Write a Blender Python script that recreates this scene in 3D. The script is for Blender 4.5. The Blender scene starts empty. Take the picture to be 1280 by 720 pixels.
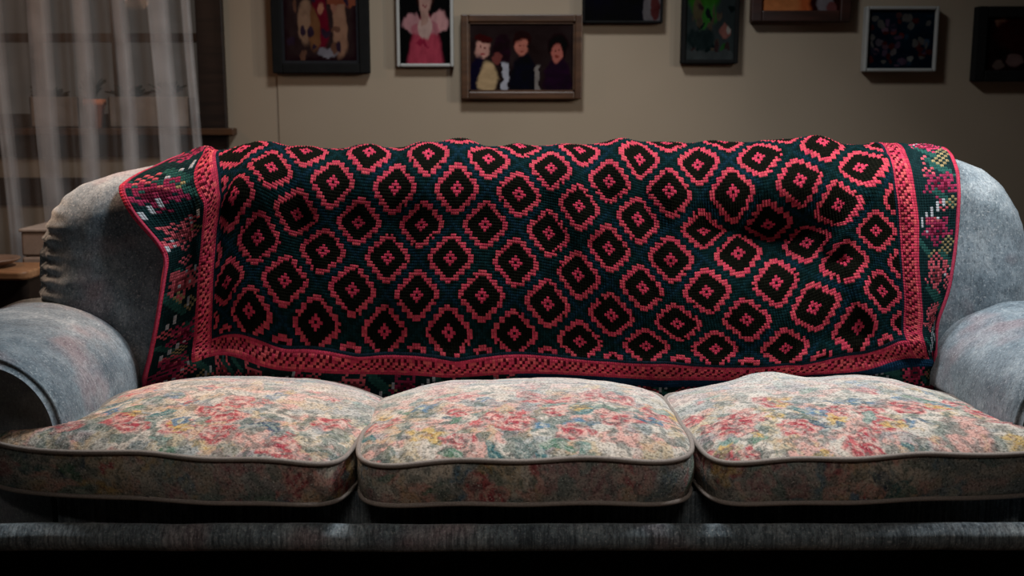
import bpy, bmesh, math, random
import numpy as np
from mathutils import Vector, Matrix
random.seed(5); rng = np.random.default_rng(7)
C = bpy.context.scene.collection
F = 1340.0; PITCH = math.radians(9.57); CZ = 1.12
cp, sp_ = math.cos(PITCH), math.sin(PITCH)

# ------------------------------------------------------------------ camera
cam = bpy.data.cameras.new('camera'); co = bpy.data.objects.new('camera', cam); C.objects.link(co)
co.location = (0, 0, CZ); co.rotation_euler = (math.pi/2 - PITCH, 0, 0)
cam.sensor_width = 36; cam.lens = 36*F/1280
cam.dof.use_dof = True; cam.dof.focus_distance = 2.4; cam.dof.aperture_fstop = 3.0
cam.clip_start = .05
bpy.context.scene.camera = co

def at(px, py, Y):                       # pixel and depth -> world (X, Y, Z); numpy friendly
    a = (px-640)/F; b = (py-360)/F
    dy = cp - b*sp_; dz = -sp_ - b*cp
    t = Y/dy
    return a*t, Y + 0*t, CZ + dz*t
def proj(X, Y, Z):
    d = Y*cp - (Z-CZ)*sp_
    return 640 + F*X/d, 360 - F*(Y*sp_ + (Z-CZ)*cp)/d

# ------------------------------------------------------------------ noise for mesh colours / lumps
_tab = rng.random((256, 256))
def vn(x, y, seed=0):
    x = np.asarray(x, float) + seed*17.31; y = np.asarray(y, float) + seed*9.77
    xi = np.floor(x).astype(int); yi = np.floor(y).astype(int)
    fx = x-xi; fy = y-yi; fx = fx*fx*(3-2*fx); fy = fy*fy*(3-2*fy)
    g = lambda i, j: _tab[i & 255, j & 255]
    return (g(xi, yi)*(1-fx)+g(xi+1, yi)*fx)*(1-fy) + (g(xi, yi+1)*(1-fx)+g(xi+1, yi+1)*fx)*fy
def fbm(x, y, seed=0, o=4):
    s = 0; a = .5; t = 0
    for i in range(o):
        s = s + a*vn(x*2**i, y*2**i, seed+i*3); t += a; a *= .5
    return s/t
def sstep(a, b, x):
    t = np.clip((x-a)/(b-a), 0, 1); return t*t*(3-2*t)

# ------------------------------------------------------------------ mesh helpers
def tag(o, label=None, cat=None, group=None, kind=None):
    if label: o['label'] = label
    if cat: o['category'] = cat
    if group: o['group'] = group
    if kind: o['kind'] = kind
    return o
def thing(name, label, cat, loc=(0, 0, 0), rotz=0, group=None):
    o = bpy.data.objects.new(name, None); C.objects.link(o); o.empty_display_size = .1
    o.location = loc; o.rotation_euler = (0, 0, rotz)
    return tag(o, label, cat, group)
def link(name, me, mat, parent=None, smooth=True, local=False):
    o = bpy.data.objects.new(name, me); C.objects.link(o)
    if mat: me.materials.append(mat)
    if smooth: me.polygons.foreach_set('use_smooth', [True]*len(me.polygons))
    if parent is not None:
        o.parent = parent
        if not local: o.matrix_parent_inverse = (Matrix.Translation(parent.location) @ parent.rotation_euler.to_matrix().to_4x4()).inverted()
    return o
def from_np(name, V, Fq, mat, parent=None, smooth=True, col=None, uv=None, local=False):
    me = bpy.data.meshes.new(name)
    V = np.asarray(V, float); me.vertices.add(len(V)); me.vertices.foreach_set('co', V.ravel())
    if isinstance(Fq, np.ndarray):
        n, k = Fq.shape; tot = np.full(n, k); flat = Fq.ravel()
    else:
        tot = np.array([len(f) for f in Fq]); flat = np.array([i for f in Fq for i in f])
    me.loops.add(len(flat)); me.loops.foreach_set('vertex_index', flat.astype(np.int32))
    me.polygons.add(len(tot)); st = np.concatenate([[0], np.cumsum(tot)[:-1]])
    me.polygons.foreach_set('loop_start', st.astype(np.int32))
    me.update(calc_edges=True)
    if col is not None:
        dom, c = col
        at_ = me.color_attributes.new('Col', 'FLOAT_COLOR', dom)
        c4 = np.ones((len(c), 4)); c4[:, :3] = np.clip(c, 0, 1)
        at_.data.foreach_set('color', c4.ravel())
    if uv is not None:
        l = me.uv_layers.new(name='UVMap'); l.data.foreach_set('uv', np.asarray(uv, float)[flat].ravel())
    me.validate()
    return link(name, me, mat, parent, smooth, local)
def bm_obj(name, bm, mat, parent=None, smooth=False, local=False, bevel=0, seg=2):
    bmesh.ops.recalc_face_normals(bm, faces=bm.faces)
    me = bpy.data.meshes.new(name); bm.to_mesh(me); bm.free()
    o = link(name, me, mat, parent, smooth, local)
    if bevel:
        m = o.modifiers.new('b', 'BEVEL'); m.width = bevel; m.segments = seg; m.limit_method = 'ANGLE'
    return o
def box(bm, x0, x1, y0, y1, z0, z1):
    vs = [bm.verts.new(p) for p in [(x0,y0,z0),(x1,y0,z0),(x1,y1,z0),(x0,y1,z0),(x0,y0,z1),(x1,y0,z1),(x1,y1,z1),(x0,y1,z1)]]
    for f in [(0,3,2,1),(4,5,6,7),(0,1,5,4),(1,2,6,5),(2,3,7,6),(3,0,4,7)]:
        bm.faces.new([vs[i] for i in f])
def lathe(bm, prof, cx, cy, n=48):
    rings = [[bm.verts.new((cx+r*math.cos(2*math.pi*i/n), cy+r*math.sin(2*math.pi*i/n), z)) for i in range(n)] for r, z in prof]
    for a, b in zip(rings, rings[1:]):
        for i in range(n): bm.faces.new([a[i], a[(i+1) % n], b[(i+1) % n], b[i]])
    bm.faces.new(list(reversed(rings[0]))); bm.faces.new(rings[-1])
def tube_np(P, r, n=10, closed=False):
    P = np.asarray(P, float); N = len(P)
    T = np.roll(P, -1, 0)-np.roll(P, 1, 0)
    if not closed: T[0] = P[1]-P[0]; T[-1] = P[-1]-P[-2]
    T /= np.linalg.norm(T, axis=1)[:, None]+1e-9
    up = np.array([0.13, 0.9, .4]); A = np.cross(T, up)
    bad = np.linalg.norm(A, axis=1) < .2
    A[bad] = np.cross(T[bad], np.array([1., 0, 0])); A /= np.linalg.norm(A, axis=1)[:, None]
    B = np.cross(T, A)
    r = np.broadcast_to(r, (N,))
    th = np.arange(n)*2*math.pi/n
    V = P[:, None, :] + r[:, None, None]*(np.cos(th)[None, :, None]*A[:, None, :]+np.sin(th)[None, :, None]*B[:, None, :])
    M = N if closed else N-1
    i = np.arange(M)[:, None]; j = np.arange(n)[None, :]
    q = np.stack([i*n+j, i*n+(j+1) % n, ((i+1) % N)*n+(j+1) % n, ((i+1) % N)*n+j], -1).reshape(-1, 4)
    return V.reshape(-1, 3), q
def grid_faces(nu, nv, wrap=False):
    i = np.arange(nu if wrap else nu-1)[:, None]; j = np.arange(nv-1)[None, :]
    i2 = (i+1) % nu
    return np.stack([i*nv+j, i2*nv+j, i2*nv+j+1, i*nv+j+1], -1).reshape(-1, 4)

# ------------------------------------------------------------------ materials
class MT:
    def __init__(s, name, col=(.5, .5, .5), rough=.8, spec=.3, metal=0):
        m = bpy.data.materials.new(name); m.use_nodes = True; s.m = m; s.nt = m.node_tree; s.N = s.nt.nodes; s.L = s.nt.links
        s.b = s.N['Principled BSDF']; s.b.inputs['Base Color'].default_value = (*col, 1)
        s.b.inputs['Roughness'].default_value = rough; s.b.inputs['Specular IOR Level'].default_value = spec; s.b.inputs['Metallic'].default_value = metal
    def n(s, t, **k):
        x = s.N.new(t)
        for a, v in k.items():
            if a in x.inputs: x.inputs[a].default_value = v
            else: setattr(x, a, v)
        return x
    def coord(s, kind='Object', scale=(1, 1, 1)):
        t = s.n('ShaderNodeTexCoord'); mp = s.n('ShaderNodeMapping'); mp.inputs['Scale'].default_value = scale
        s.L.new(t.outputs[kind], mp.inputs[0]); return mp.outputs[0]
    def noise(s, vec, scale, detail=4, rough=.6):
        x = s.n('ShaderNodeTexNoise'); x.inputs['Scale'].default_value = scale; x.inputs['Detail'].default_value = detail; x.inputs['Roughness'].default_value = rough
        s.L.new(vec, x.inputs['Vector']); return x.outputs['Fac']
    def ramp(s, fac, stops):
        r = s.n('ShaderNodeValToRGB'); e = r.color_ramp.elements
        while len(e) < len(stops): e.new(.5)
        for a, (p, c) in zip(e, stops): a.position = p; a.color = (*c, 1)
        s.L.new(fac, r.inputs[0]); return r.outputs[0]
    def mix(s, fac, a, b, mode='MIX'):
        x = s.n('ShaderNodeMix'); x.data_type = 'RGBA'; x.blend_type = mode
        for v, i in ((fac, 0), (a, 6), (b, 7)):
            if isinstance(v, (float, int)): x.inputs[i].default_value = v
            elif isinstance(v, tuple): x.inputs[i].default_value = (*v, 1)
            else: s.L.new(v, x.inputs[i])
        return x.outputs[2]
    def math(s, op, a, b=None, c=None):
        x = s.n('ShaderNodeMath'); x.operation = op
        for i, v in enumerate((a, b, c)):
            if v is None: continue
            if isinstance(v, (float, int)): x.inputs[i].default_value = v
            else: s.L.new(v, x.inputs[i])
        return x.outputs[0]
    def bump(s, h, strength=.3, dist=.002):
        x = s.n('ShaderNodeBump'); x.inputs['Strength'].default_value = strength; x.inputs['Distance'].default_value = dist
        s.L.new(h, x.inputs['Height']); s.L.new(x.outputs[0], s.b.inputs['Normal'])
    def color(s, c): s.L.new(c, s.b.inputs['Base Color'])

def mat_plain(name, col, rough=.7, spec=.3, var=.15, scale=30, metal=0):
    t = MT(name, col, rough, spec, metal); v = t.coord()
    f = t.noise(v, scale)
    lo = tuple(c*(1-var) for c in col); hi = tuple(min(1, c*(1+var)) for c in col)
    t.color(t.ramp(f, [(.3, lo), (.7, hi)])); t.bump(f, .08, .001); return t.m
def mat_wood(name, dark, light, rough=.45, axis=(1, 8, 8), scale=6, spec=.4):
    t = MT(name, light, rough, spec); v = t.coord(scale=axis)
    f = t.noise(v, scale, 8, .65); t.color(t.ramp(f, [(.35, dark), (.65, light)])); t.bump(f, .15, .001); return t.m
def mat_wall():
    t = MT('painted_wall', (.5, .44, .34), .9, .15); v = t.coord()
    big = t.noise(v, 1.3, 3); fine = t.noise(v, 160, 3)
    c = t.ramp(big, [(.3, (.225, .178, .128)), (.7, (.25, .20, .148))]); t.color(c); t.bump(fine, .12, .001); return t.m
def mat_upholstery(name='blue_chenille', ribs=False):
    t = MT(name, (.2, .25, .3), .95, .1); v = t.coord()
    t.b.inputs['Sheen Weight'].default_value = .25; t.b.inputs['Sheen Roughness'].default_value = .5
    base = t.ramp(t.noise(v, 9, 6, .7), [(.30, (.085, .115, .14)), (.5, (.19, .235, .265)), (.68, (.36, .40, .42))])
    fl = t.noise(v, 5.5, 3, .5)
    pk = t.ramp(fl, [(.56, (0, 0, 0)), (.68, (1, 1, 1))])
    c = t.mix(t.math('MULTIPLY', pk, .40), base, (.36, .20, .20))
    v2 = t.coord(scale=(1.3, 1, 1.1)); gr = t.ramp(t.noise(v2, 7.3, 4, .6), [(.60, (0, 0, 0)), (.72, (1, 1, 1))])
    c = t.mix(t.math('MULTIPLY', gr, .45), c, (.06, .10, .12))
    v3 = t.coord(scale=(1, 1, .45)); fine = t.noise(v3, 150, 4, .85)
    c = t.mix(.75, c, t.ramp(fine, [(.36, (.22, .24, .27)), (.50, (.8, .8, .8)), (.62, (1.0, 1.0, 1.0))]), 'MULTIPLY')
    spk = t.ramp(t.noise(v, 210, 3, .6), [(.56, (0, 0, 0)), (.70, (1, 1, 1))])
    c = t.mix(t.math('MULTIPLY', spk, .45), c, (.62, .64, .64))
    h = fine
    if ribs:
        v4 = t.coord(scale=(1, .3, .03)); w = t.noise(v4, 190, 3, .7)
        c = t.mix(.85, c, t.ramp(w, [(.38, (.30, .28, .27)), (.60, (1, .95, .90))]), 'MULTIPLY'); h = w
    t.color(c); t.bump(h, .5, .003); return t.m
def mat_vcol(name, rough=.95, spec=.08, weave=0, sheen=0):
    t = MT(name, (1, 1, 1), rough, spec); a = t.n('ShaderNodeVertexColor'); a.layer_name = 'Col'
    c = a.outputs[0]
    if weave:
        v = t.coord(); f = t.noise(v, weave, 2, .6)
        c = t.mix(.85, c, t.ramp(f, [(.34, (.30, .30, .30)), (.52, (.9, .9, .9)), (.66, (1, 1, 1))]), 'MULTIPLY')
        sp = t.ramp(t.noise(v, weave*1.25, 2, .5), [(.62, (0, 0, 0)), (.72, (1, 1, 1))])
        c = t.mix(t.math('MULTIPLY', sp, .45), c, (.80, .76, .68))
        t.bump(f, .5, .003)
    if sheen: t.b.inputs['Sheen Weight'].default_value = sheen
    t.color(c); return t.m
def mat_knit():
    t = MT('knitted_wool', (1, 1, 1), .9, .12); a = t.n('ShaderNodeVertexColor'); a.layer_name = 'Col'
    uv = t.n('ShaderNodeTexCoord').outputs['UV']; sx = t.n('ShaderNodeSeparateXYZ'); t.L.new(uv, sx.inputs[0])
    fx = t.math('PINGPONG', sx.outputs[0], .5)          # 0 at stitch edge, .5 mid
    hx = t.math('SINE', t.math('MULTIPLY', fx, 2*math.pi))
    fy = t.math('ABSOLUTE', t.math('SINE', t.math('MULTIPLY', sx.outputs[1], math.pi)))
    h = t.math('MULTIPLY', t.math('POWER', hx, .6), t.math('ADD', t.math('MULTIPLY', fy, .7), .3))
    v = t.coord(); nz = t.noise(v, 500, 2, .6)
    h2 = t.math('ADD', h, t.math('MULTIPLY', nz, .5))
    c = t.mix(.6, a.outputs[0], t.ramp(h2, [(.25, (.25, .25, .25)), (.9, (1, 1, 1)), (1, (1, 1, 1))]), 'MULTIPLY')
    t.color(c); t.bump(h2, .7, .003)
    t.b.inputs['Specular IOR Level'].default_value = .02; t.b.inputs['Roughness'].default_value = 1
    return t.m
def mat_sheer():
    m = bpy.data.materials.new('sheer_voile'); m.use_nodes = True; nt = m.node_tree; N = nt.nodes; L = nt.links
    N.remove(N['Principled BSDF']); out = N['Material Output']
    d = N.new('ShaderNodeBsdfDiffuse'); d.inputs[0].default_value = (.86, .84, .84, 1)
    tl = N.new('ShaderNodeBsdfTranslucent'); tl.inputs[0].default_value = (.70, .68, .68, 1)
    tr = N.new('ShaderNodeBsdfTransparent')
    a = N.new('ShaderNodeMixShader'); a.inputs[0].default_value = .4; L.new(d.outputs[0], a.inputs[1]); L.new(tl.outputs[0], a.inputs[2])
    b = N.new('ShaderNodeMixShader'); L.new(tr.outputs[0], b.inputs[1]); L.new(a.outputs[0], b.inputs[2])
    tc = N.new('ShaderNodeTexCoord'); nz = N.new('ShaderNodeTexNoise'); nz.inputs['Scale'].default_value = 14; L.new(tc.outputs['Object'], nz.inputs['Vector'])
    r = N.new('ShaderNodeMapRange'); r.inputs[3].default_value = .06; r.inputs[4].default_value = .22; L.new(nz.outputs[0], r.inputs[0]); L.new(r.outputs[0], b.inputs[0])
    L.new(b.outputs[0], out.inputs[0]); return m
def mat_glass():
    t = MT('window_glass', (1, 1, 1), .03, .5); t.b.inputs['Transmission Weight'].default_value = 1; t.b.inputs['IOR'].default_value = 1.1; return t.m

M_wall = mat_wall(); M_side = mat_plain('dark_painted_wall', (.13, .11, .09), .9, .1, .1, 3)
M_upl = mat_upholstery(); M_rib = mat_upholstery('ribbed_chenille', True)
M_cush = mat_vcol('floral_tapestry', weave=210)
M_knit = mat_knit()
M_pipe = mat_plain('piping_cord', (.24, .20, .175), .9, .1, .25, 300)
M_darkwood = mat_wood('dark_walnut', (.006, .003, .002), (.016, .008, .005))
M_brownwood = mat_wood('brown_wood', (.028, .011, .004), (.062, .026, .010))
M_tablewood = mat_wood('table_wood', (.22, .095, .04), (.42, .21, .10))
M_redwood = mat_wood('red_mahogany', (.016, .006, .004), (.034, .011, .007))
M_black = mat_plain('black_frame', (.006, .006, .006), .85, .08)
M_white = mat_plain('pale_frame', (.24, .24, .23), .5, .4, .06)
M_photo = mat_vcol('photo_print', .7, .02)
M_mat = mat_plain('photo_mount', (.012, .012, .014), .9, .1)

# ------------------------------------------------------------------ room
YW = 3.9; XL, XR, YF, ZC = -2.7, 2.7, -.9, 2.5
xe = float(at(348, 130, YW)[0])           # small plaster step
wx0 = float(at(-90, 80, YW)[0]); wx1 = float(at(252, 80, YW)[0])
wz0 = float(at(200, 160, YW)[2]); wz1 = 2.15
bm = bmesh.new(); st = .005
box(bm, XL-.1, wx0, YW+st, YW+.2, 0, ZC); box(bm, wx1, xe, YW+st, YW+.2, 0, ZC); box(bm, xe, XR+.1, YW, YW+.2, 0, ZC)
box(bm, wx0, wx1, YW+st, YW+.2, 0, wz0); box(bm, wx0, wx1, YW+st, YW+.2, wz1, ZC)
tag(bm_obj('wall_back', bm, M_wall), kind='structure')
for nm, a in (('wall_left', (XL-.1, XL, YF, YW+.014, 0, ZC)), ('wall_right', (XR, XR+.1, YF, YW, 0, ZC)), ('wall_front', (XL-.1, XR+.1, YF-.1, YF, 0, ZC))):
    bm = bmesh.new(); box(bm, *a); tag(bm_obj(nm, bm, M_side), kind='structure')
bm = bmesh.new(); box(bm, XL-.1, XR+.1, YF-.1, YW+.2, ZC, ZC+.1); tag(bm_obj('ceiling', bm, mat_plain('ceiling_paint', (.22, .21, .20), .9, .1, .05)), kind='structure')
bm = bmesh.new(); box(bm, XL-.1, XR+.1, YF-.1, YW+.2, -.1, 0); tag(bm_obj('floor', bm, mat_wood('floor_boards', (.04, .022, .012), (.09, .05, .03))), kind='structure')
bm = bmesh.new(); box(bm, XL, xe, YW-.002, YW+.014, 0, .1); box(bm, xe, XR, YW-.015, YW, 0, .1)
tag(bm_obj('baseboard_back', bm, M_darkwood, bevel=.003), kind='structure')

# window
wr = thing('window_1', None, None, ((wx0+wx1)/2, YW, wz0)); tag(wr, kind='structure')
bm = bmesh.new(); cw = .085
box(bm, wx1-.01, wx1+cw, YW-.02, YW+.02, wz0-.02, wz1+.08); box(bm, wx0-cw, wx0+.01, YW-.02, YW+.02, wz0-.02, wz1+.08)
box(bm, wx0-cw, wx1+cw, YW-.022, YW+.02, wz1, wz1+.09)
bm_obj('window_casing', bm, M_darkwood, wr, bevel=.004)
bm = bmesh.new(); box(bm, wx0-cw-.03, wx1+cw+.03, YW-.05, YW+.18, wz0-.025, wz0)
bm_obj('window_sill', bm, M_brownwood, wr, bevel=.004)
bm = bmesh.new(); zap = float(at(200, 196, YW)[2]); box(bm, wx0-cw, wx1+cw, YW-.012, YW+.02, zap, wz0-.025)
bm_obj('apron', bm, M_darkwood, wr, bevel=.003)
bm = bmesh.new(); ys = YW+.13; fw = .045
box(bm, wx0, wx0+fw, ys, ys+.04, wz0, wz1); box(bm, wx1-fw, wx1, ys, ys+.04, wz0, wz1)
box(bm, wx0, wx1, ys, ys+.04, wz0, wz0+.05); box(bm, wx0, wx1, ys, ys+.04, wz1-.05, wz1)
zm = float(at(200, 47, ys)[2]); box(bm, wx0, wx1, ys, ys+.04, zm-.016, zm+.016)
for pxm in (42, 146): 
    xm = float(at(pxm, 60, ys)[0]); box(bm, xm-.018, xm+.018, ys+.002, ys+.038, wz0, wz1)
bm_obj('window_sash', bm, M_darkwood, wr)
bm = bmesh.new(); box(bm, wx0+.01, wx1-.01, ys+.018, ys+.022, wz0+.01, wz1-.01); bm_obj('pane', bm, mat_glass(), wr)
# chair-rail board low on the left wall portion
bm = bmesh.new(); z0 = float(at(60, 256, YW)[2]); z1 = float(at(60, 222, YW)[2]); box(bm, XL, wx1+.02, YW-.006, YW+.014, z0, z1)
tag(bm_obj('trim_1', bm, M_darkwood, bevel=.003), kind='structure')

# sheer curtain: overlapping pleats
zc0, zc1 = .05, 2.3; per = float(at(50, 60, 3.76)[0])-float(at(0, 60, 3.76)[0]); x1c = float(at(249, 60, 3.76)[0]); npl = 7; x0c = x1c-npl*per-.02
UU = []; YY = []; wst = .044
for k in range(npl):
    w_ = wst*(1+.35*math.sin(k*2.4)); g0 = x0c+k*per+.008*math.sin(k*1.7)
    for q_ in np.linspace(0, 1, 84, endpoint=False):       # gathered part: the cloth doubles back on itself
        ps = q_*7; i_ = int(ps); f_ = ps-i_; tri = f_ if i_ % 2 == 0 else 1-f_
        tri = .5-.5*math.cos(math.pi*tri)
        UU.append(g0+w_*tri+.006*q_); YY.append(-.034+.009*i_+.004*math.sin(6*f_))
    for q_ in np.linspace(0, 1, 24, endpoint=False):       # open part
        UU.append(g0+w_+.006+(per-w_-.006)*q_); YY.append(.025-.055*sstep(.6, 1, q_)+.006*math.sin(q_*9))
for q_ in np.linspace(0, 1, 30): 
    ps = q_*2.999; i_ = int(ps); f_ = ps-i_; tri = f_ if i_ % 2 == 0 else 1-f_
    UU.append(x1c-.02-.03*tri); YY.append(-.02+.012*i_)
UU = np.array(UU); YY = np.array(YY); n = len(UU)
nz_ = 30; zz = np.linspace(zc0, zc1, nz_); V = np.zeros((n, nz_, 3))
for j, z in enumerate(zz):
    V[:, j, 0] = UU+.010*math.sin(z*2.3)+.005*np.sin(z*5+UU*8)+(UU-x1c)*.05*(z-1)*0
    V[:, j, 1] = 3.78+YY*(.9+.2*math.sin(z*1.5)); V[:, j, 2] = z
cr = thing('curtain', 'sheer grey-white curtain hanging in pleats over the dark window', 'curtain', ((x0c+x1c)/2, 3.78, 0))
M_sheer = mat_sheer()
from_np('curtain_panel', V.reshape(-1, 3), grid_faces(n, nz_), M_sheer, cr)
P = [(x0c-.15, 3.78, 2.32), (x1c+.1, 3.78, 2.32)]; tv, tq = tube_np([P[0], (x0c, 3.78, 2.32), (x1c, 3.78, 2.32), P[1]], .012)
from_np('curtain_rod', tv, tq, M_darkwood, cr)
for xx in (x0c-.1, x1c+.07):
    bm = bmesh.new(); box(bm, xx-.01, xx+.01, 3.78, YW+.03, 2.305, 2.335); bm_obj('rod_bracket', bm, M_darkwood, cr)

# things on the sill behind the curtain
def sillbox(px0, px1, py0, Y0, Y1, name, label, mat):
    X0 = float(at(px0, 150, Y0)[0]); X1 = float(at(px1, 150, Y0)[0]); Z = float(at(px0, py0, Y0)[2])
    t = thing(name, label, 'planter', ((X0+X1)/2, (Y0+Y1)/2, wz0))
    bm = bmesh.new(); r = .008
    box(bm, X0, X1, Y0, Y0+r, wz0, Z); box(bm, X0, X1, Y1-r, Y1, wz0, Z); box(bm, X0, X0+r, Y0, Y1, wz0, Z); box(bm, X1-r, X1, Y0, Y1, wz0, Z)
    box(bm, X0, X1, Y0, Y1, wz0, wz0+r); bm_obj('trough', bm, mat, t, bevel=.002)
    bm = bmesh.new(); box(bm, X0+r, X1-r, Y0+r, Y1-r, wz0+.02, Z-.012); bm_obj('soil', bm, M_mat, t)
    return t, X0, X1, Z
M_tan = mat_plain('tan_planter', (.20, .16, .13), .85, .2)
M_leaf = mat_plain('dark_leaf', (.012, .018, .010), .7, .2, .4, 20)
def leaves(parent, x, y, z, hgt, wid, nn, seed, name='foliage'):
    r = random.Random(seed); bm = bmesh.new()
    for i in range(nn):
        a = r.uniform(0, 2*math.pi); h = hgt*r.uniform(.4, 1); w = wid*r.uniform(.3, 1); lw = .012*r.uniform(.8, 1.6)
        pts = []
        for k in range(6):
            q = k/5; rad = w*q**1.4; pts.append(Vector((x+math.cos(a)*rad, y+math.sin(a)*rad*.5, z+h*(q-.25*q*q*q))))
        side = Vector((-math.sin(a), math.cos(a), 0))
        L = []; R = []
        for k, p in enumerate(pts):
            ww = lw*math.sin(math.pi*(.12+.86*k/5)); L.append(bm.verts.new(p+side*ww)); R.append(bm.verts.new(p-side*ww+Vector((0, 0, .004))))
        for k in range(5): bm.faces.new([L[k], R[k], R[k+1], L[k+1]])
    o = bm_obj(name, bm, M_leaf, parent, True); m = o.modifiers.new('s', 'SOLIDIFY'); m.thickness = .0015; return o
t, X0, X1, Z = sillbox(38, 100, 121, 3.92, 4.01, 'planter_box', 'tan planter trough behind the sheer curtain, left of the terracotta pot', M_tan)
leaves(t, float(at(62, 120, 3.96)[0]), 3.965, Z-.02, .07, .09, 26, 2)
t, X0, X1, Z = sillbox(136, 238, 121, 3.92, 4.01, 'planter_box', 'tan planter trough behind the sheer curtain, right of the terracotta pot', M_tan)
leaves(t, float(at(160, 120, 3.96)[0]), 3.965, Z-.02, .08, .09, 26, 4); leaves(t, float(at(208, 120, 3.96)[0]), 3.965, Z-.02, .10, .09, 26, 5)
px_, _, zt_ = [float(q) for q in at(118, 124, 3.95)]
t = thing('potted_plant', 'small terracotta pot with dark plant behind the sheer curtain', 'plant', (px_, 3.95, wz0))
h_ = zt_-wz0
bm = bmesh.new(); lathe(bm, [(.024, wz0), (.034, wz0+h_*.78), (.039, wz0+h_*.78), (.040, wz0+h_), (.034, wz0+h_), (.032, wz0+h_*.85)], px_, 3.95, 32)
bm_obj('pot', bm, mat_plain('terracotta', (.62, .20, .09), .8, .2), t, True)
leaves(t, px_-.01, 3.95, wz0+h_*.85, .16, .06, 22, 9)

# ------------------------------------------------------------------ framed photographs
def paint(nx, ny, bg, shapes, seed):
    u, v = np.meshgrid((np.arange(nx)+.5)/nx, (np.arange(ny)+.5)/ny, indexing='ij')
    ww = (fbm(u*9, v*9, seed+11)-.5)*.07; wv = (fbm(u*9, v*9, seed+17)-.5)*.10; u0, v0 = u, v; u = u+ww; v = v+wv
    c = np.zeros((nx, ny, 3)); c[:] = bg
    c *= (.7+.6*fbm(u*5, v*5, seed))[..., None]
    for kind, cx, cy, rx, ry, colr in shapes:         # v counted from the top
        du = (u-cx)/rx; dv = (v-cy)/ry
        if kind == 'e': m = 1-sstep(.8, 1.15, np.sqrt(du*du+dv*dv))
        elif kind == 'r': m = 1-sstep(.9, 1.1, np.maximum(abs(du), abs(dv)))
        else: m = (1-sstep(.8, 1.1, np.sqrt(du*du/np.clip(.35+.65*(dv+1)/2, .1, 2)+dv*dv)))   # body widening down
        m = m[..., None]*np.ones(3)
        cc = np.array(colr)*(.75+.5*fbm(u*14, v*14, seed+5))[..., None]
        c = c*(1-m)+cc*m
    return np.clip(c*.62-.006, 0.001, 1)
def mush(r_seed, n, pal, y0=.1):
    r = random.Random(r_seed); return [('e', r.uniform(.05, .95), r.uniform(y0, .95), r.uniform(.02, .07), r.uniform(.02, .07), r.choice(pal)) for _ in range(n)]
def framed(px0, py0, px1, py1, fw_px, fmat, shapes, bg, label, seed, depth=.042, mount=0, nm='picture_frame', ins=None, bev=.004):
    X0, _, Z1 = [float(q) for q in at(px0, (py0+py1)/2, YW)]; X1 = float(at(px1, (py0+py1)/2, YW)[0])
    zt = float(at(640, py0, YW)[2]); zb = float(at(640, py1, YW)[2]); f = fw_px*YW/F
    t = thing(nm, label, 'picture', ((X0+X1)/2, YW, zb), group=None)
    y0, y1 = YW-depth, YW-.001
    bm = bmesh.new()
    box(bm, X0, X0+f, y0, y1, zb, zt); box(bm, X1-f, X1, y0, y1, zb, zt); box(bm, X0+f, X1-f, y0, y1, zt-f, zt); box(bm, X0+f, X1-f, y0, y1, zb, zb+f)
    bm_obj('frame', bm, fmat, t, bevel=bev)
    if ins:   # inner lip
        g = .006; bm = bmesh.new(); a, b, c_, d = X0+f, X1-f, zb+f, zt-f
        box(bm, a, a+g, y0+.006, y1, c_, d); box(bm, b-g, b, y0+.006, y1, c_, d); box(bm, a, b, y0+.006, y1, d-g, d); box(bm, a, b, y0+.006, y1, c_, c_+g)
        bm_obj('inner_lip', bm, ins, t)
    m = mount*YW/F
    if mount:
        bm = bmesh.new(); box(bm, X0+f*.9, X1-f*.9, y0+.010, y1-.004, zb+f*.9, zt-f*.9); bm_obj('mount', bm, M_mat, t)
    a, b, c_, d = X0+f*.95+m, X1-f*.95-m, zb+f*.95+m, zt-f*.95-m
    nx = 90; ny = 70
    U, Vv = np.meshgrid(np.linspace(0, 1, nx+1), np.linspace(0, 1, ny+1), indexing='ij')
    yy = y0+(.009 if mount else .012)
    P = np.stack([a+U*(b-a), np.full(U.shape, yy), d-Vv*(d-c_)], -1).reshape(-1, 3)
    # a printed sheet with real thickness
    P2 = P.copy(); P2[:, 1] += .0006
    fq = grid_faces(nx+1, ny+1); col = paint(nx, ny, bg, shapes, seed).reshape(-1, 3)
    n0 = len(P); fb = fq[:, ::-1]+n0
    allf = np.concatenate([fq, fb]); cc = np.concatenate([col, col])
    cc = np.repeat(cc, 4, 0)
    from_np('photograph', np.concatenate([P, P2]), allf, M_photo, t, False, ('CORNER', cc))
    return t
sk = (.42, .22, .15); dk = (.012, .01, .012)
framed(341, -70, 462, 92, 12, M_black, [('r', .5, .5, .46, .47, (.03, .02, .02)), ('e', .3, .62, .12, .22, (.20, .12, .08)), ('b', .5, .62, .15, .30, (.10, .012, .02)), ('b', .42, .70, .10, .22, (.13, .06, .03)), ('e', .52, .50, .045, .08, (.28, .12, .08)),
    ('b', .78, .66, .13, .33, (.22, .12, .08)), ('e', .70, .44, .05, .09, (.22, .10, .07)), ('e', .6, .93, .14, .05, (.15, .14, .16)), ('r', .8, .43, .2, .04, (.16, .05, .03))]+mush(3, 12, [(.07, .02, .025), (.10, .05, .035), (.03, .02, .03)], .4), (.02, .012, .014),
    'black framed group photo in red and tan tones, leftmost of the wall pictures', 1, mount=4)
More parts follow.
